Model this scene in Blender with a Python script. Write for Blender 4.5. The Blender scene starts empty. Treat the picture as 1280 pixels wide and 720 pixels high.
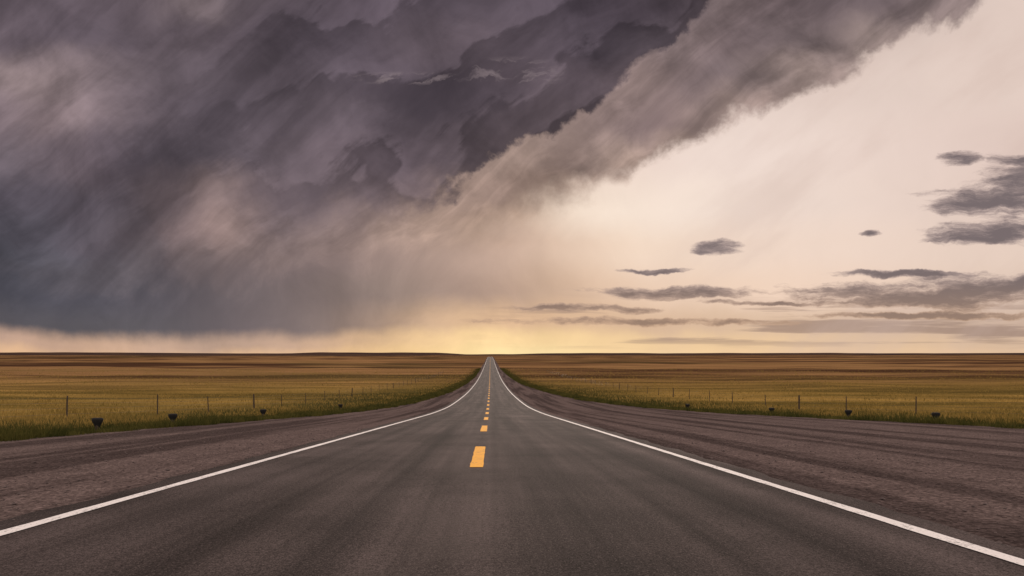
import bpy, math, numpy as np
from mathutils import Vector
rng=np.random.default_rng(7)
sc=bpy.context.scene
F=853.0; CX=613.0; HY=443.0
CAMH=1.2
def U(x): return (x-CX)/F
def V(y): return (HY-y)/F
def lin(c):
    o=[]
    for v in c:
        v=v/255.0
        o.append(v/12.92 if v<=0.04045 else ((v+0.055)/1.055)**2.4)
    return o
# ---------------------------------------------------------------- node helper
class NT:
    def __init__(s,nt): s.nt=nt; s.n=nt.nodes; s.l=nt.links
    def set(s,sock,v):
        if isinstance(v,bpy.types.NodeSocket): s.l.new(v,sock)
        elif isinstance(v,(tuple,list)):
            v=list(v)
            if sock.type=='RGBA' and len(v)==3: v=v+[1]
            sock.default_value=v
        else:
            if sock.type=='RGBA': sock.default_value=(v,v,v,1)
            elif sock.type=='VECTOR': sock.default_value=(v,v,v)
            else: sock.default_value=v
    def m(s,op,a,b=0.0,c=0.0,clamp=False):
        n=s.n.new('ShaderNodeMath'); n.operation=op; n.use_clamp=clamp
        s.set(n.inputs[0],a); s.set(n.inputs[1],b); s.set(n.inputs[2],c); return n.outputs[0]
    def ss(s,v,a,b,lo=0.0,hi=1.0,kind='SMOOTHSTEP'):
        n=s.n.new('ShaderNodeMapRange'); n.interpolation_type=kind
        s.set(n.inputs[0],v); s.set(n.inputs[1],a); s.set(n.inputs[2],b); s.set(n.inputs[3],lo); s.set(n.inputs[4],hi)
        return n.outputs[0]
    def mix(s,f,a,b,mode='MIX'):
        n=s.n.new('ShaderNodeMix'); n.data_type='RGBA'; n.blend_type=mode
        s.set(n.inputs[0],f); s.set(n.inputs[6],a); s.set(n.inputs[7],b); return n.outputs[2]
    def xyz(s,x,y,z=0.0):
        n=s.n.new('ShaderNodeCombineXYZ'); s.set(n.inputs[0],x); s.set(n.inputs[1],y); s.set(n.inputs[2],z); return n.outputs[0]
    def sep(s,v):
        n=s.n.new('ShaderNodeSeparateXYZ'); s.set(n.inputs[0],v); return n.outputs
    def noise(s,vec,scale=1.0,detail=5,rough=0.5,dims='2D',dist=0.0,col=False):
        n=s.n.new('ShaderNodeTexNoise'); n.noise_dimensions=dims
        s.set(n.inputs['Vector'],vec); s.set(n.inputs['Scale'],scale); s.set(n.inputs['Detail'],detail)
        s.set(n.inputs['Roughness'],rough); s.set(n.inputs['Distortion'],dist)
        return n.outputs['Color'] if col else n.outputs['Fac']
    def ramp(s,f,pts,kind='B_SPLINE'):
        n=s.n.new('ShaderNodeValToRGB'); r=n.color_ramp; r.interpolation=kind
        s.set(n.inputs[0],f)
        e=r.elements; e[0].position=pts[0][0]; e[1].position=pts[-1][0]
        e[0].color=list(pts[0][1])+[1]; e[1].color=list(pts[-1][1])+[1]
        for p,c in pts[1:-1]:
            q=e.new(p); q.color=list(c)+[1]
        return n.outputs[0]

# ---------------------------------------------------------------- WORLD / SKY
SUN_EL=math.radians(14); SUN_AZ=math.radians(6)
w=bpy.data.worlds.new("World"); sc.world=w; w.use_nodes=True
try:
    w.cycles.sampling_method='MANUAL'; w.cycles.sample_map_resolution=256
except Exception as ex: print(ex)
nt=w.node_tree; nt.nodes.clear(); g=NT(nt)
tc=g.n.new('ShaderNodeTexCoord'); D=g.sep(tc.outputs['Generated'])
dx,dy,dz=D[0],D[1],D[2]
q=g.m('MAXIMUM',dy,0.25)
u=g.m('DIVIDE',dx,q); v=g.m('DIVIDE',dz,q)
def pos(x): return min(1,max(0,(x+240)/1760.0))
def u01(uu): return g.m('DIVIDE',g.m('ADD',uu,-U(-240)),1760/F)
w1=g.sep(g.noise(g.xyz(u,v),3.2,4,0.55,col=True))
w2=g.sep(g.noise(g.xyz(g.m('ADD',u,7.3),v),11,5,0.62,col=True))
def warp(a1,a2,k=1.0):
    x=g.m('ADD',u,g.m('MULTIPLY',g.m('SUBTRACT',w1[0],0.5),a1)); x=g.m('ADD',x,g.m('MULTIPLY',g.m('SUBTRACT',w2[0],0.5),a2))
    y=g.m('ADD',v,g.m('MULTIPLY',g.m('SUBTRACT',w1[1],0.5),a1*k)); y=g.m('ADD',y,g.m('MULTIPLY',g.m('SUBTRACT',w2[1],0.5),a2*k))
    return x,y
def rows(uu,vv,data,gain=(1,1,1)):
    t=u01(uu); col=None; pv=None
    for (yy,pts) in data:
        r=g.ramp(t,[(pos(x),lin([a*b for a,b in zip(c,gain)])) for x,c in pts])
        if col is None: col=r
        else: col=g.mix(g.ss(vv,V(pv),V(yy),kind='SMOOTHSTEP'),col,r)
        pv=yy
    return col
L0=[(445,[(0,(226,184,146)),(150,(234,190,148)),(300,(224,182,144)),(430,(240,197,147)),(560,(250,213,154)),(640,(255,229,170)),(760,(252,215,162)),(1000,(240,203,160)),(1280,(224,189,158))]),
(426,[(0,(196,162,143)),(150,(214,176,147)),(280,(170,145,132)),(420,(212,174,145)),(540,(245,206,154)),(640,(254,219,162)),(780,(242,206,158)),(1000,(233,198,160)),(1280,(212,182,157))]),
(404,[(0,(93,89,94)),(200,(93,89,93)),(300,(110,99,102)),(400,(132,117,113)),(480,(174,147,131)),(580,(232,193,154)),(660,(224,185,149)),(820,(216,183,154)),(1000,(221,190,163)),(1280,(198,171,152))]),
(365,[(0,(77,77,87)),(200,(87,83,90)),(300,(107,97,99)),(400,(130,114,111)),(500,(154,134,124)),(600,(175,148,134)),(680,(198,167,144)),(760,(228,195,168)),(880,(241,212,189)),(1050,(240,211,191)),(1280,(222,197,178))]),
(310,[(0,(77,75,86)),(180,(91,83,91)),(270,(136,117,116)),(340,(111,98,102)),(420,(138,119,116)),(520,(166,142,132)),(620,(195,166,150)),(700,(226,195,172)),(800,(246,221,199)),(1000,(240,216,201)),(1280,(228,204,189))]),
(255,[(0,(80,76,86)),(150,(87,80,89)),(270,(140,121,120)),(360,(94,84,91)),(460,(121,105,105)),(560,(181,155,143)),(640,(226,195,175)),(720,(254,234,214)),(900,(241,222,210)),(1100,(233,211,199)),(1280,(224,200,188))]),
(190,[(0,(98,88,96)),(500,(120,106,108)),(650,(220,190,175)),(760,(238,213,199)),(880,(240,221,211)),(1050,(238,217,206)),(1280,(220,196,186))]),
(110,[(0,(110,98,104)),(700,(200,180,170)),(900,(224,202,192)),(1050,(226,206,196)),(1280,(228,206,195))]),
(0,[(0,(110,98,104)),(900,(190,172,165)),(1150,(208,188,179)),(1280,(228,206,195))])]
L1=[(290,[(420,(135,117,113)),(520,(166,143,132)),(600,(182,156,141)),(660,(204,174,153)),(710,(230,200,175))]),
(240,[(400,(118,104,106)),(520,(166,143,133)),(590,(169,146,137)),(650,(154,132,123)),(700,(174,149,137)),(760,(206,179,163))]),
(200,[(500,(128,112,112)),(580,(168,146,138)),(640,(171,149,140)),(690,(138,119,114)),(740,(132,115,110)),(800,(174,152,142))]),
(150,[(600,(140,121,117)),(660,(171,150,143)),(720,(145,126,123)),(800,(108,94,95)),(850,(116,100,100)),(910,(158,139,134))]),
(100,[(680,(130,114,113)),(750,(151,132,130)),(810,(132,115,114)),(870,(101,89,92)),(930,(105,93,95)),(1000,(148,131,127))]),
(50,[(780,(126,111,113)),(840,(137,121,122)),(900,(112,98,101)),(980,(97,86,89)),(1040,(105,93,95)),(1110,(146,130,127))]),
(0,[(840,(112,99,104)),(900,(138,122,124)),(960,(113,99,103)),(1060,(97,86,90)),(1140,(104,92,96)),(1200,(134,119,118))])]
L2=[(340,[(0,(77,77,87)),(200,(88,84,92)),(300,(109,98,101)),(400,(121,107,107)),(500,(139,121,116))]),
(290,[(0,(78,76,86)),(180,(88,81,90)),(260,(138,119,118)),(300,(146,126,123)),(345,(98,88,94)),(420,(115,101,103)),(520,(141,122,118))]),
(245,[(0,(82,77,87)),(150,(86,79,88)),(230,(109,96,101)),(280,(136,118,117)),(340,(90,81,89)),(450,(97,86,92)),(540,(110,96,99)),(600,(112,98,99))]),
(200,[(0,(96,88,96)),(90,(109,97,105)),(180,(82,75,85)),(300,(90,82,90)),(400,(99,88,95)),(500,(89,79,87)),(600,(88,78,84)),(650,(92,81,86))]),
(150,[(0,(117,104,111)),(90,(139,123,127)),(190,(86,78,87)),(300,(87,79,88)),(400,(96,86,94)),(500,(77,69,77)),(580,(79,70,77)),(680,(86,76,82))]),
(100,[(0,(127,113,116)),(60,(135,120,123)),(160,(98,88,95)),(260,(85,77,85)),(400,(86,77,86)),(500,(74,66,74)),(600,(80,71,79)),(700,(87,77,85)),(780,(92,81,87))]),
(50,[(0,(94,84,92)),(120,(82,74,83)),(240,(94,84,91)),(330,(78,70,79)),(450,(77,69,78)),(560,(98,87,95)),(700,(76,68,78)),(820,(86,77,85)),(880,(92,81,87))]),
(0,[(0,(88,79,87)),(180,(83,74,83)),(250,(127,114,118)),(300,(89,80,88)),(450,(81,72,82)),(620,(88,79,88)),(720,(72,64,74)),(840,(78,69,77)),(900,(91,81,88))])]
GN=(1.04,1.025,1.01)
ux,vx=warp(0.05,0.02)
c0=rows(ux,vx,L0)
diag_a=g.m('ADD',g.m('MULTIPLY',u,0.80),g.m('MULTIPLY',v,0.60))
diag_b=g.m('ADD',g.m('MULTIPLY',u,-0.60),g.m('MULTIPLY',v,0.80))
wob=g.m('MULTIPLY',g.m('SUBTRACT',w1[2],0.5),1.2)
tx=g.noise(g.xyz(g.m('ADD',g.m('MULTIPLY',diag_a,3.0),wob),g.m('ADD',g.m('MULTIPLY',diag_b,14.0),wob)),1.0,6,0.60)
tx2=g.noise(g.xyz(g.m('ADD',ux,3.1),vx),7.0,7,0.62,dist=0.35)
curt=g.noise(g.xyz(g.m('ADD',g.m('MULTIPLY',ux,5.0),g.m('MULTIPLY',v,2.5)),g.m('MULTIPLY',v,2.4)),1.0,3,0.45)
ub,vb=warp(0.08,0.045)
c1=rows(ub,vb,L1,GN)
uc,vc=warp(0.09,0.05)
c2=rows(uc,vc,L2,GN)
def edge(uu,vv,pts,kn,wsoft):
    e=g.ramp(u01(uu),[(pos(x),[V(y)/0.6]*3) for x,y in pts],'LINEAR')
    s0=g.m('SUBTRACT',vv,g.m('MULTIPLY',e,0.6))
    s=g.m('ADD',s0,g.m('MULTIPLY',g.m('SUBTRACT',tx2,0.5),kn))
    s=g.m('ADD',s,g.m('MULTIPLY',g.m('SUBTRACT',w2[2],0.5),kn*0.6))
    f=g.m('DIVIDE',s,wsoft)
    return g.ss(f,-1.0,1.0),s,s0
ue,ve=warp(0.04,0.045)
ws1=g.ss(ux,U(640),U(860),0.045,0.015)
m1,s1,_=edge(ue,ve,[(300,330),(520,300),(620,290),(680,272),(745,230),(860,180),(1000,114),(1100,62),(1200,14),(1300,-50),(1500,-60)],0.095,ws1)
ws2=g.ss(ux,U(380),U(600),0.075,0.007)
m2,s2,s20=edge(ue,ve,[(-200,400),(200,360),(380,310),(480,268),(575,232),(630,190),(700,148),(765,96),(840,48),(890,0),(940,-50),(1100,-70),(1500,-75)],0.085,ws2)
def mul(c,f): return g.mix(1.0,c,g.xyz(f,f,f),'MULTIPLY')
def tex(c,f,k):
    return mul(c,g.m('ADD',1.0,g.m('MULTIPLY',g.m('SUBTRACT',f,0.5),k)))
txs=g.ss(tx,0.32,0.68)
c1=tex(tex(c1,txs,0.55),tx2,1.35)
# layered shelves inside the dark mass, following its edge
ph=g.m('ADD',g.m('MULTIPLY',g.m('ADD',g.m('MULTIPLY',s20,0.75),g.m('MULTIPLY',s2,0.25)),9.0),g.m('MULTIPLY',w1[2],3.4))
ph=g.m('ADD',ph,g.m('MULTIPLY',tx,1.2))
fr=g.m('FRACT',ph)
saw=g.m('MULTIPLY',g.ss(fr,0.0,1.0,1.0,0.0,'LINEAR'),g.ss(fr,0.0,0.17))
shk=g.m('MULTIPLY',g.ss(u,U(160),U(480)),g.ss(v,V(310),V(200)))
shelf=g.m('ADD',1.0,g.m('MULTIPLY',g.m('MULTIPLY',g.m('SUBTRACT',saw,0.42),0.48),shk))
c2=tex(tex(c2,txs,0.46),tx2,1.25)
c2=mul(c2,shelf)
c2=mul(c2,g.m('SUBTRACT',1.0,g.m('MULTIPLY',g.m('MULTIPLY',g.ss(s2,0.09,0.0),0.16),g.ss(u,U(480),U(620)))))
left=g.ss(u,U(620),U(330))
low=g.ss(v,V(130),V(260))
curk=g.m('MULTIPLY',g.m('MULTIPLY',left,low),g.m('SUBTRACT',curt,0.5))
c0=tex(c0,tx2,g.ss(u,U(850),U(500),0.10,0.60))
hs=g.noise(g.xyz(g.m('MULTIPLY',ux,2.6),g.m('MULTIPLY',v,46.0)),1.0,5,0.6)
hz=g.m('MULTIPLY',g.ss(v,V(440),V(420)),g.ss(v,V(362),V(398)))
hz=g.m('MULTIPLY',hz,g.ss(u,U(560),U(720)))
c0=g.mix(g.m('MULTIPLY',g.m('MULTIPLY',g.ss(hs,0.46,0.60),hz),0.75),c0,lin((156,130,117)))
ci=g.noise(g.xyz(g.m('MULTIPLY',diag_a,1.6),g.m('MULTIPLY',diag_b,5.0)),1.6,5,0.55)
c0=g.mix(g.m('MULTIPLY',g.m('MULTIPLY',g.ss(ci,0.42,0.68),g.ss(u,U(760),U(980))),0.36),c0,lin((206,181,170)))
col=g.mix(m1,c0,c1)
col=g.mix(m2,col,c2)
wn=g.noise(g.xyz(g.m('ADD',g.m('MULTIPLY',ue,12.0),g.m('MULTIPLY',ve,8.0)),g.m('ADD',g.m('MULTIPLY',ve,60.0),g.m('MULTIPLY',ue,-14.0))),1.0,6,0.62)
def blob(x,y,a,b,uu=u,vv=v):
    p=g.m('MULTIPLY',g.m('SUBTRACT',uu,U(x)),F/a); r=g.m('MULTIPLY',g.m('SUBTRACT',vv,V(y)),F/b)
    return g.m('SUBTRACT',1.0,g.m('ADD',g.m('MULTIPLY',p,p),g.m('MULTIPLY',r,r)))
bw=g.m('MAXIMUM',blob(640,92,75,24),blob(510,98,85,10))
bd=g.ss(blob(550,122,120,36,ue,ve),0,0.9)
col=g.mix(g.m('MULTIPLY',bd,0.40),col,lin((62,55,63)))
col=g.mix(g.m('MULTIPLY',g.m('MULTIPLY',g.ss(wn,0.50,0.66),g.ss(bw,0,1.0)),0.55),col,lin((142,127,130)))
col=mul(col,g.m('ADD',1.0,g.m('MULTIPLY',curk,0.28)))
us,vs=warp(0.045,0.040,0.5)
specs=[(899,309,30,10),(1256,252,95,22),(1296,232,70,26),(1240,291,84,15),(1280,204,42,9),(1200,203,34,8),(1165,368,185,17),(1250,360,130,20),
(845,364,105,8),(820,336,42,3.5),(1120,342,90,5),(1085,291,14,4),(720,386,90,5),(960,378,80,3),(1160,393,170,5),(800,402,170,5),(1360,262,90,50)]
fld=None
for (x,y,a,b) in specs:
    bb=blob(x,y,a,b,us,vs)
    fld=bb if fld is None else g.m('MAXIMUM',fld,bb)
fld=g.m('MAXIMUM',fld,-2.0)
fn=g.noise(g.xyz(g.m('MULTIPLY',us,11.0),g.m('MULTIPLY',vs,56.0)),1.0,6,0.66)
fv=g.m('ADD',fld,g.m('MULTIPLY',g.m('SUBTRACT',fn,0.5),3.6))
fm=g.ss(fv,-0.45,0.60)
lowf=g.ss(v,V(420),V(330))
sc_dark=g.mix(lowf,lin((150,123,106)),lin((104,93,97)))
sc_light=g.mix(lowf,lin((190,156,130)),lin((164,145,141)))
scol=g.mix(g.ss(fv,0.1,1.2),sc_light,sc_dark)
col=g.mix(g.m('MULTIPLY',fm,0.92),col,scol)
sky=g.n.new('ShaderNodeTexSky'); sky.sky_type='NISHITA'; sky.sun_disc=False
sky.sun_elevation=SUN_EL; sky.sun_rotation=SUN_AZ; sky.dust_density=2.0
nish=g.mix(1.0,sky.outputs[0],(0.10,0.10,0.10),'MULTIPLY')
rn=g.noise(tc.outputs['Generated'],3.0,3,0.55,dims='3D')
rear=g.mix(g.ss(rn,0.2,0.45),nish,(1.08,0.90,0.84))  # unseen rear and overhead sky, made brighter to lift the light on the ground
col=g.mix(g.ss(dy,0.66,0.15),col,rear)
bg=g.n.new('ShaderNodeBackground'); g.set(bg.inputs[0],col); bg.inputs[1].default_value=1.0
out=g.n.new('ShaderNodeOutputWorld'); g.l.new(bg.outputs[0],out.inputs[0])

# ---------------------------------------------------------------- sun
sl=bpy.data.lights.new("sun","SUN"); sl.energy=2.0; sl.angle=math.radians(9); sl.color=(1,0.84,0.70)
so=bpy.data.objects.new("sun",sl); sc.collection.objects.link(so)
sd=Vector((math.sin(SUN_AZ)*math.cos(SUN_EL),math.cos(SUN_AZ)*math.cos(SUN_EL),math.sin(SUN_EL)))
so.rotation_euler=sd.to_track_quat('Z','Y').to_euler()

# ---------------------------------------------------------------- terrain profile
PY=np.array([-80,0,25,50,70,100,133,200,277,400,555,800,1100,1250,1450,2000,4000,9000,30000.])
PZ=np.array([5.04,0,-1.575,-3.15,-4.2,-5.2,-6.1,-7.2,-7.7,-7.5,-6.8,-5.2,-3.75,-3.45,-3.9,-6.5,-7,-7,-9.])
def prof(Y):
    Y=np.asarray(Y,float); acc=0
    for k,wt in zip((-1,-.5,0,.5,1),(1,2,3,2,1)):
        h=np.clip(np.abs(Y)*0.16,0,300)
        acc=acc+wt*np.interp(Y+k*h,PY,PZ)
    return acc/9.0
def sst(x,a,b):
    t=np.clip((x-a)/(b-a),0,1); return t*t*(3-2*t)
def ground(X,Y):
    X=np.asarray(X,float);Y=np.asarray(Y,float)
    t=sst(np.abs(X),24,80)
    z=prof(Y)
    z=z+t*(0.22*np.sin(.045*X+.06*Y)+0.18*np.sin(.09*X-.04*Y+1))
    d=np.hypot(X,Y)
    z=z+sst(np.abs(X),60,400)*sst(d,150,900)*(0.9*np.sin(X/140+Y/210)+0.8*np.sin(X/230-Y/120+2))
    z=z+sst(np.abs(X),150,1200)*sst(d,900,4000)*(2.2*np.sin(X/900+Y/700)+1.6*np.sin(X/1700-Y/500+1))
    return z
Ys=np.unique(np.concatenate([np.arange(-60,120,4.),np.arange(120,300,9.),np.geomspace(300,2000,70),np.geomspace(2000,28000,50)]))
xs=np.unique(np.concatenate([np.arange(0,40,3.),np.geomspace(40,26000,110)])); Xs=np.unique(np.concatenate([-xs,xs]))
def link(name,me,mat=None):
    o=bpy.data.objects.new(name,me); sc.collection.objects.link(o)
    if mat: me.materials.append(mat)
    return o
def gridmesh(name,X,Y,Z):
    ny,nx=X.shape
    co=np.stack([X,Y,Z],-1).reshape(-1,3)
    i=np.arange(ny*nx).reshape(ny,nx)
    f=np.stack([i[:-1,:-1],i[:-1,1:],i[1:,1:],i[1:,:-1]],-1).reshape(-1,4)
    me=bpy.data.meshes.new(name); me.from_pydata(co.tolist(),[],f.tolist())
    me.polygons.foreach_set('use_smooth',[True]*len(f)); me.update(); return me

# ---------------------------------------------------------------- materials
def newmat(name):
    m=bpy.data.materials.new(name); m.use_nodes=True; m.node_tree.nodes.clear()
    h=NT(m.node_tree); t=h.n.new('ShaderNodeTexCoord'); o=h.n.new('ShaderNodeOutputMaterial')
    return m,h,t.outputs['Object'],o
def principled(h,o,col,rough=0.9,spec=0.2,bump=None,bs=0.3,bd=0.01):
    p=h.n.new('ShaderNodeBsdfPrincipled'); h.set(p.inputs['Base Color'],col); h.set(p.inputs['Roughness'],rough)
    p.inputs['Specular IOR Level'].default_value=spec
    if bump is not None:
        b=h.n.new('ShaderNodeBump'); b.inputs['Strength'].default_value=bs; b.inputs['Distance'].default_value=bd
        h.set(b.inputs['Height'],bump); h.l.new(b.outputs[0],p.inputs['Normal'])
    h.l.new(p.outputs[0],o.inputs[0]); return p
def mulc(h,c,f,k):
    mm=h.m('MAXIMUM',h.m('ADD',1.0,h.m('MULTIPLY',h.m('SUBTRACT',f,0.5),k)),0.05); return h.mix(1.0,c,h.xyz(mm,mm,mm),'MULTIPLY')
# prairie
mg,h,P,o=newmat("prairie"); X,Y,Z=h.sep(P)[:3]
b1=h.noise(h.xyz(h.m('MULTIPLY',X,1/420),h.m('MULTIPLY',Y,1/75)),1.0,7,0.62)
b2=h.noise(h.xyz(h.m('MULTIPLY',X,1/60),h.m('MULTIPLY',Y,1/16)),1.0,6,0.6)
b3=h.noise(P,1.7,6,0.7)
far=h.ss(Y,80,330)
cn=h.mix(h.ss(b2,0.38,0.62),(0.130,0.092,0.026),(0.26,0.168,0.048))
cf=h.mix(h.ss(b1,0.40,0.60),(0.064,0.033,0.019),(0.25,0.142,0.062))
c=h.mix(far,cn,cf)
gs=h.noise(h.xyz(h.m('MULTIPLY',X,1/250),h.m('MULTIPLY',Y,1/110)),1.0,5,0.6)
c=h.mix(h.m('MULTIPLY',h.ss(gs,0.52,0.66),0.30),c,(0.10,0.085,0.028))
vg=h.m('MULTIPLY',h.ss(h.m('ABSOLUTE',X),32,17),h.ss(Y,260,60))
c=h.mix(vg,c,(0.044,0.043,0.016))
c=mulc(h,mulc(h,c,b2,1.0),b3,1.1)
principled(h,o,c,1.0,0.0,b3,0.6,0.15)
# asphalt
ma,h,P,o=newmat("asphalt"); X,Y,Z=h.sep(P)[:3]
f1=h.noise(P,70,2,0.8); f2=h.noise(P,22,4,0.7)
st=h.noise(h.xyz(h.m('MULTIPLY',X,1.6),h.m('MULTIPLY',Y,0.035)),1.0,6,0.6)
pt=h.noise(P,0.35,6,0.6)
xa=h.m('ABSOLUTE',h.m('ADD',X,0.22)); 
tr=h.m('ADD',h.ss(h.m('ABSOLUTE',h.m('SUBTRACT',xa,1.05)),0.5,0.0),h.ss(h.m('ABSOLUTE',h.m('SUBTRACT',xa,2.9)),0.5,0.0))
c=h.mix(h.m('MULTIPLY',tr,0.6),(0.060,0.0475,0.0455),(0.039,0.0312,0.0302))
c=mulc(h,c,st,2.0); c=mulc(h,c,pt,1.6); c=mulc(h,c,f1,3.2); c=mulc(h,c,f2,2.0)
# worn pale patch along the centre line
wc=h.m('MULTIPLY',h.ss(xa,0.9,0.0),h.ss(h.noise(P,0.8,5,0.65),0.42,0.62))
c=h.mix(h.m('MULTIPLY',wc,0.35),c,(0.095,0.078,0.073))
pb=h.ss(h.noise(P,48,2,0.5),0.62,0.72)
c=h.mix(h.m('MULTIPLY',pb,0.5),c,(0.15,0.125,0.118))
vo=h.n.new('ShaderNodeTexVoronoi'); vo.feature='DISTANCE_TO_EDGE'; vo.voronoi_dimensions='2D'
wv=h.noise(P,1.5,4,0.6,col=True)
add=h.n.new('ShaderNodeVectorMath'); add.operation='ADD'; h.set(add.inputs[0],h.xyz(h.m('MULTIPLY',X,0.28),h.m('MULTIPLY',Y,0.16))); h.set(add.inputs[1],wv)
h.set(vo.inputs['Vector'],add.outputs[0]); vo.inputs['Scale'].default_value=0.9
cr=h.m('MULTIPLY',h.ss(vo.outputs['Distance'],0.008,0.001),h.ss(h.noise(P,0.5,2,0.5),0.45,0.58))
c=h.mix(h.m('MULTIPLY',cr,0.6),c,(0.014,0.012,0.011))
hh=h.m('SUBTRACT',h.m('ADD',f1,h.m('MULTIPLY',f2,0.6)),cr)
principled(h,o,c,0.95,0.04,hh,0.6,0.010)
# gravel
mgr,h,P,o=newmat("gravel"); X,Y,Z=h.sep(P)[:3]
vo=h.n.new('ShaderNodeTexVoronoi'); h.set(vo.inputs['Vector'],P); vo.inputs['Scale'].default_value=26
f1=h.noise(P,16,5,0.8); f2=h.noise(P,1.2,6,0.65)
st=h.noise(h.xyz(h.m('ADD',h.m('MULTIPLY',X,0.95),h.m('MULTIPLY',f2,0.25)),h.m('MULTIPLY',Y,0.025)),1.0,6,0.6)
c=h.mix(h.ss(st,0.38,0.58),(0.066,0.050,0.047),(0.128,0.097,0.090))
c=mulc(h,c,h.sep(vo.outputs['Color'])[0],0.9); c=mulc(h,c,f1,1.9); c=mulc(h,c,f2,0.8)
principled(h,o,c,1.0,0.0,h.m('ADD',vo.outputs['Distance'],f1),0.6,0.025)
mst,h,P,o=newmat("loose_stone"); c=h.mix(h.noise(P,3,3,0.6),(0.05,0.04,0.038),(0.20,0.16,0.148)); principled(h,o,c,0.95,0.05)
def paint(name,base):
    m,h,P,o=newmat(name); n1=h.noise(P,30,5,0.7); n2=h.noise(P,3.0,5,0.65)
    wr=h.m('MULTIPLY',h.ss(h.m('ADD',h.m('MULTIPLY',n1,0.6),h.m('MULTIPLY',n2,0.4)),0.50,0.64),0.7)
    c=h.mix(wr,base,(0.07,0.06,0.055)); c=mulc(h,c,n2,0.3)
    principled(h,o,c,0.85,0.08,n1,0.3,0.004); return m
mw=paint("white_paint",(0.80,0.77,0.75)); my=paint("yellow_paint",(0.84,0.40,0.016))
def grassmat(name,ca,cb,sc_=0.5):
    m,h,P,o=newmat(name); n=h.noise(P,sc_,3,0.7); n2=h.noise(P,9,1,0.5)
    c=mulc(h,h.mix(h.ss(n,0.35,0.65),ca,cb),n2,1.2)
    d=h.n.new('ShaderNodeBsdfDiffuse'); t=h.n.new('ShaderNodeBsdfTranslucent'); h.set(d.inputs[0],c); h.set(t.inputs[0],c)
    mx=h.n.new('ShaderNodeMixShader'); mx.inputs[0].default_value=0.35
    h.l.new(d.outputs[0],mx.inputs[1]); h.l.new(t.outputs[0],mx.inputs[2]); h.l.new(mx.outputs[0],o.inputs[0]); return m
mgg=grassmat("green_grass",(0.036,0.040,0.012),(0.092,0.083,0.024),0.6)
mgo=grassmat("golden_grass",(0.160,0.116,0.032),(0.32,0.212,0.062),0.12)
mwd,h,P,o=newmat("weathered_wood"); n=h.noise(h.xyz(h.sep(P)[0],h.sep(P)[1],h.m('MULTIPLY',h.sep(P)[2],0.1)),40,4,0.6,dims='3D')
principled(h,o,h.mix(n,(0.03,0.022,0.018),(0.09,0.07,0.055)),0.9,0.1,n,0.5,0.01)
mwi,h,P,o=newmat("fence_wire"); principled(h,o,(0.08,0.07,0.065),0.6,0.4)
mbk,h,P,o=newmat("dark_rubber"); principled(h,o,h.mix(h.noise(P,20,3,0.6),(0.008,0.008,0.008),(0.022,0.020,0.019)),0.8,0.2)

# ---------------------------------------------------------------- ground
GX,GY=np.meshgrid(Xs,Ys); link("prairie_ground",gridmesh("prairie_ground",GX,GY,ground(GX,GY)),mg)
def Ledge(Y):
    e=np.interp(Y,[-40,18,30,44,80,130,250,700,3000],[14.6,13.5,12.4,11.1,9.0,7.6,6.3,5.6,5.4])
    return -(e+0.22*np.sin(Y*0.9)*np.sin(Y*0.37+1)+0.15*np.sin(Y*2.3))
def Redge(Y):
    e=np.interp(Y,[-40,20,35,48,90,190,400,800,3000],[24,21,19.3,17.3,12,8.5,6.3,5.6,5.3])
    return e+0.25*np.sin(Y*0.8)*np.sin(Y*0.33+2)+0.15*np.sin(Y*2.1)
YR=Ys[Ys<=2400]
Yf=np.unique(np.concatenate([YR,np.arange(-60,160,0.5)]))
def pz(Y): return np.interp(Y,Ys,prof(Ys))
def strip(name,xl,xr,YY,dz,mat,nx=2):
    t=np.linspace(0,1,nx)[None,:]
    X=xl[:,None]*(1-t)+xr[:,None]*t; Yg=np.repeat(YY[:,None],nx,1)
    return link(name,gridmesh(name,X,Yg,pz(Yg)+dz),mat)
strip("gravel_shoulder",Ledge(Yf),Redge(Yf),Yf,0.014,mgr,12)
XL,XR=-4.2,3.76
wl=0.05*np.sin(Yf*1.7)+0.04*np.sin(Yf*4.1+1)
strip("asphalt_road",XL-0.42+wl,XR+0.42-wl[::-1],Yf,0.028,ma,8)
def lines(name,specs,dz,mat):
    vs=[];fs=[]
    for (xa,xb,ya,yb) in specs:
        yy=np.unique(np.concatenate([[ya,yb],Ys[(Ys>ya)&(Ys<yb)],np.arange(ya,min(yb,160),0.5)]))
        b=len(vs)
        for k,y in enumerate(yy):
            j=0.006*math.sin(y*5.1)+0.005*math.sin(y*11.3)
            z=float(pz(y))+dz; vs+= [(xa+j,y,z),(xb-j*0.7,y,z)]
            if k: fs.append((b+2*k-2,b+2*k-1,b+2*k+1,b+2*k))
    me=bpy.data.meshes.new(name); me.from_pydata(vs,[],fs); me.update(); return link(name,me,mat)
lines("white_edge_line",[(XL-0.075,XL+0.075,-50,2300)],0.036,mw)
lines("white_edge_line.001",[(XR-0.075,XR+0.075,-50,2300)],0.036,mw)
lines("yellow_centre_line",[(-0.35,-0.12,y0,y0+4.8) for y0 in np.arange(11.4-12*4,1300,12)],0.036,my)

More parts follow.
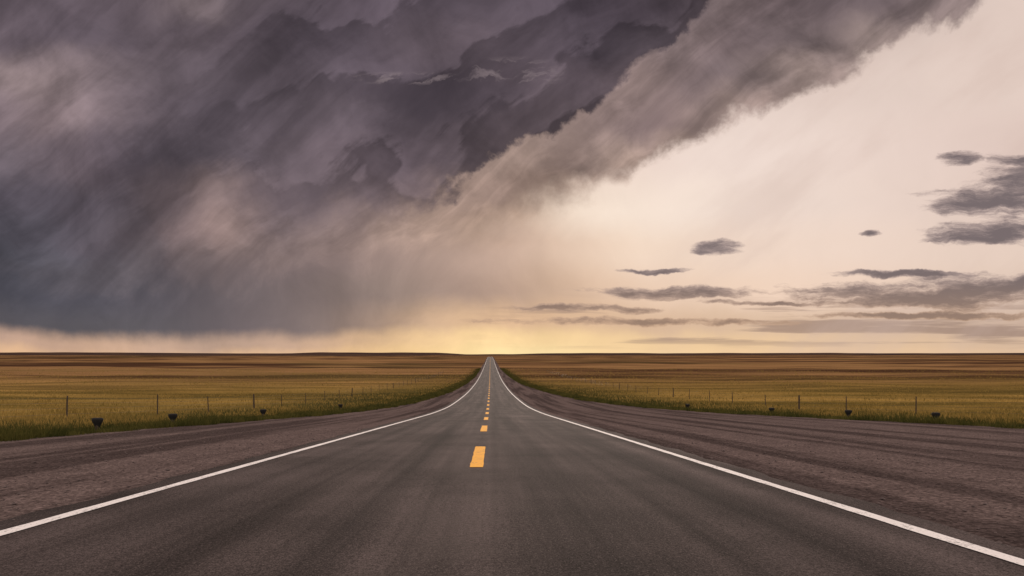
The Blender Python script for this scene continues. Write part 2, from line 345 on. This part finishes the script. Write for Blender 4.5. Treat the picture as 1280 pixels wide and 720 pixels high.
# ---------------------------------------------------------------- grass
def blades(name,X,Y,hgt,wid,mat,lean=0.35):
    n=len(X); z=ground(X,Y)
    a=rng.uniform(0,2*np.pi,n); wx=np.cos(a)*wid/2; wy=np.sin(a)*wid/2
    lx=rng.normal(0,lean,n)*hgt; ly=rng.normal(0,lean,n)*hgt
    p0=np.stack([X-wx,Y-wy,z-0.03],-1); p1=np.stack([X+wx,Y+wy,z-0.03],-1); p2=np.stack([X+lx,Y+ly,z+hgt],-1)
    co=np.stack([p0,p1,p2],1).reshape(-1)
    me=bpy.data.meshes.new(name); me.vertices.add(3*n); me.vertices.foreach_set('co',co)
    me.loops.add(3*n); me.loops.foreach_set('vertex_index',np.arange(3*n))
    me.polygons.add(n); me.polygons.foreach_set('loop_start',np.arange(0,3*n,3)); me.polygons.foreach_set('loop_total',np.full(n,3))
    me.update(); me.validate(); return link(name,me,mat)
def clump(X,Y):
    return 0.5+0.25*np.sin(X*1.3+np.sin(Y*.7)*2)+0.25*np.sin(Y*.9+np.sin(X*.8)*2)
n=150000; Y=np.exp(rng.uniform(np.log(12),np.log(420),n)); side=rng.random(n)<0.5
off=rng.exponential(1.0,n)*np.where(side,2.9,4.0)*np.clip(1.15-Y/300,0.35,1)-0.25
X=np.where(side,Ledge(Y)-off,Redge(Y)+off)
k=rng.random(n)<0.30+0.70*clump(X,Y)*np.clip(1.2-Y/500,0.4,1); X,Y=X[k],Y[k]
hg=rng.uniform(0.08,0.34,len(X))*(0.5+0.8*clump(X*.6,Y*.5))
blades("verge_grass",X,Y,hg,0.012+Y*0.0007,mgg)
n=200000; Y=np.exp(rng.uniform(np.log(14),np.log(420),n)); side=rng.random(n)<0.5
off=3.0+rng.random(n)**1.3*(0.9*Y+25)
X=np.where(side,Ledge(Y)-off,Redge(Y)+off)
k=rng.random(n)<0.3+0.7*clump(X*.5,Y*.3); X,Y=X[k],Y[k]
hg=rng.uniform(0.12,0.42,len(X))*(0.5+0.7*clump(X*.3,Y*.2))
blades("prairie_grass",X,Y,hg,0.012+Y*0.0008,mgo)
# loose stones
n=9000; Y=rng.uniform(3.0,26,n)
sd_=rng.random(n)<0.5
X=np.where(sd_,rng.uniform(0,1,n)**1.3*(Ledge(Y)+4.5)-4.5,rng.uniform(0,1,n)**1.3*(Redge(Y)-4.1)+4.1)
oct_=np.array([(1,0,0),(0,1,0),(-1,0,0),(0,-1,0),(0,0,1),(0,0,-1.)]); of=[(0,1,4),(1,2,4),(2,3,4),(3,0,4),(1,0,5),(2,1,5),(3,2,5),(0,3,5)]
s=0.006+rng.exponential(0.006,n); s=np.clip(s,0,0.035)
co=(oct_[None]*rng.uniform(.6,1.2,(n,6,1)))*s[:,None,None]*np.array([1,1,.65]); co[...,0]+=X[:,None]; co[...,1]+=Y[:,None]; co[...,2]+=(pz(Y)+0.016+s*0.3)[:,None]
ff=(np.array(of)[None]+np.arange(n)[:,None,None]*6).reshape(-1,3)
me=bpy.data.meshes.new("loose_gravel"); me.from_pydata(co.reshape(-1,3).tolist(),[],ff.tolist()); me.update(); link("loose_gravel",me,mst)

# ---------------------------------------------------------------- fence
def tube(vs,fs,p,q,r0,r1,n=6,cap=True):
    p=Vector(p);q=Vector(q); d=(q-p).normalized(); a=d.orthogonal().normalized(); b=d.cross(a)
    base=len(vs)
    for c,r in((p,r0),(q,r1)):
        for i in range(n):
            t=2*math.pi*i/n; vs.append(tuple(c+a*math.cos(t)*r+b*math.sin(t)*r))
    for i in range(n): j=(i+1)%n; fs.append((base+i,base+j,base+n+j,base+n+i))
    if cap: fs.append(tuple(base+n+i for i in range(n)))
def child(name,vs,fs,mat,par):
    me=bpy.data.meshes.new(name); me.from_pydata(vs,[],fs); me.update(); o=link(name,me,mat); o.parent=par; return o
def fence(x0,Y0,dY,n):
    e=bpy.data.objects.new("wire_fence",None); sc.collection.objects.link(e)
    pv=[];pf=[];wv=[];wf=[];prev=None
    for i in range(n):
        y=Y0+i*dY+rng.uniform(-.5,.5); x=x0+rng.uniform(-.15,.15); z=float(ground(x,y)); hh=rng.uniform(1.2,1.4)
        tl=(rng.normal(0,.035),rng.normal(0,.035))
        r=0.04 if i%5 else 0.075
        tube(pv,pf,(x,y,z-.1),(x+tl[0]*hh,y+tl[1]*hh,z+hh),r,r*.85,7)
        tops=[(x+tl[0]*k,y+tl[1]*k,z+k) for k in(0.35,0.65,0.92,1.15)]
        if prev:
            for a,b in zip(prev,tops):
                mid=tuple((a[j]+b[j])/2-(0.03 if j==2 else 0) for j in range(3))
                tube(wv,wf,a,mid,.006,.006,4,False); tube(wv,wf,mid,b,.006,.006,4,False)
        prev=tops
    child("posts",pv,pf,mwd,e); child("wires",wv,wf,mwi,e)
fence(-21.7,17,9,34); fence(27.7,18.5,8.5,38)

# ---------------------------------------------------------------- low marker posts (stem + flared head)
def marker(x,y):
    e=bpy.data.objects.new("roadside_marker_post",None); sc.collection.objects.link(e)
    z=float(ground(x,y)); lx=rng.normal(0,.01)
    vs=[];fs=[]; tube(vs,fs,(x,y,z-.1),(x+lx,y,z+.26),.07,.08,8); child("post",vs,fs,mwd,e)
    vs=[];fs=[]
    prof_=[(.08,.10),(.13,.20),(.19,.30),(.215,.38),(.20,.43),(.15,.45)]
    for r,hh in prof_:
        for i in range(12):
            t=2*math.pi*i/12; vs.append((x+lx+math.cos(t)*r,y+math.sin(t)*r*.6,z+hh))
    K=len(prof_)
    for k in range(K-1):
        for i in range(12): j=(i+1)%12; fs.append((k*12+i,k*12+j,k*12+12+j,k*12+12+i))
    fs.append(tuple(range(12*K-12,12*K))); fs.append(tuple(range(11,-1,-1))); child("head",vs,fs,mbk,e)
for x,y in [(-14.4,25),(-14.5,31.2),(-14.3,43),(-13.6,62),(22.2,34),(21.3,40.6),(20.0,48.5),(18.2,63)]: marker(x,y)

# ---------------------------------------------------------------- distant hills
xx=np.linspace(-11000,11000,420)
def ridge(x):
    px=CX+x/7000*F
    a=np.interp(px,[-600,0,60,200,235,370,400,545,575,640,700,900,1100,1400,2000],[18,20,22,19,13,11,22,21,5,2,14,16,14,16,15])
    r=1.1*np.sin(x/170)+0.9*np.sin(x/77+1)+1.5*np.sin(x/420)
    return a+r
top=ridge(xx)
rowsY=[3600,4800,6200,7000,8500]; fr_=[0,.12,.6,1,.95]
X=np.repeat(xx[None],5,0); Y=np.array(rowsY)[:,None]+120*np.sin(xx/300)[None]; Z=np.array([-11+ (top+11)*f for f in fr_])
mh,h,P,o=newmat("far_hills"); n=h.noise(h.xyz(h.m('MULTIPLY',h.sep(P)[0],1/500),h.m('MULTIPLY',h.sep(P)[1],1/300)),1.0,6,0.6)
principled(h,o,h.mix(h.ss(n,.35,.65),(0.040,0.027,0.026),(0.085,0.052,0.036)),1.0,0.0)
link("distant_hills",gridmesh("distant_hills",X,Y,Z),mh)

# ---------------------------------------------------------------- camera
cd=bpy.data.cameras.new("camera"); cam=bpy.data.objects.new("camera",cd); sc.collection.objects.link(cam)
cd.sensor_width=36; cd.lens=36*F/1280; cd.shift_x=(640-CX)/1280; cd.shift_y=(HY-360)/1280
cam.location=(0,0,CAMH); cam.rotation_euler=(math.radians(90),0,0); cd.clip_end=60000; cd.clip_start=0.05
sc.camera=cam
sc.view_settings.view_transform='Standard'; sc.view_settings.look='None'; sc.view_settings.exposure=0
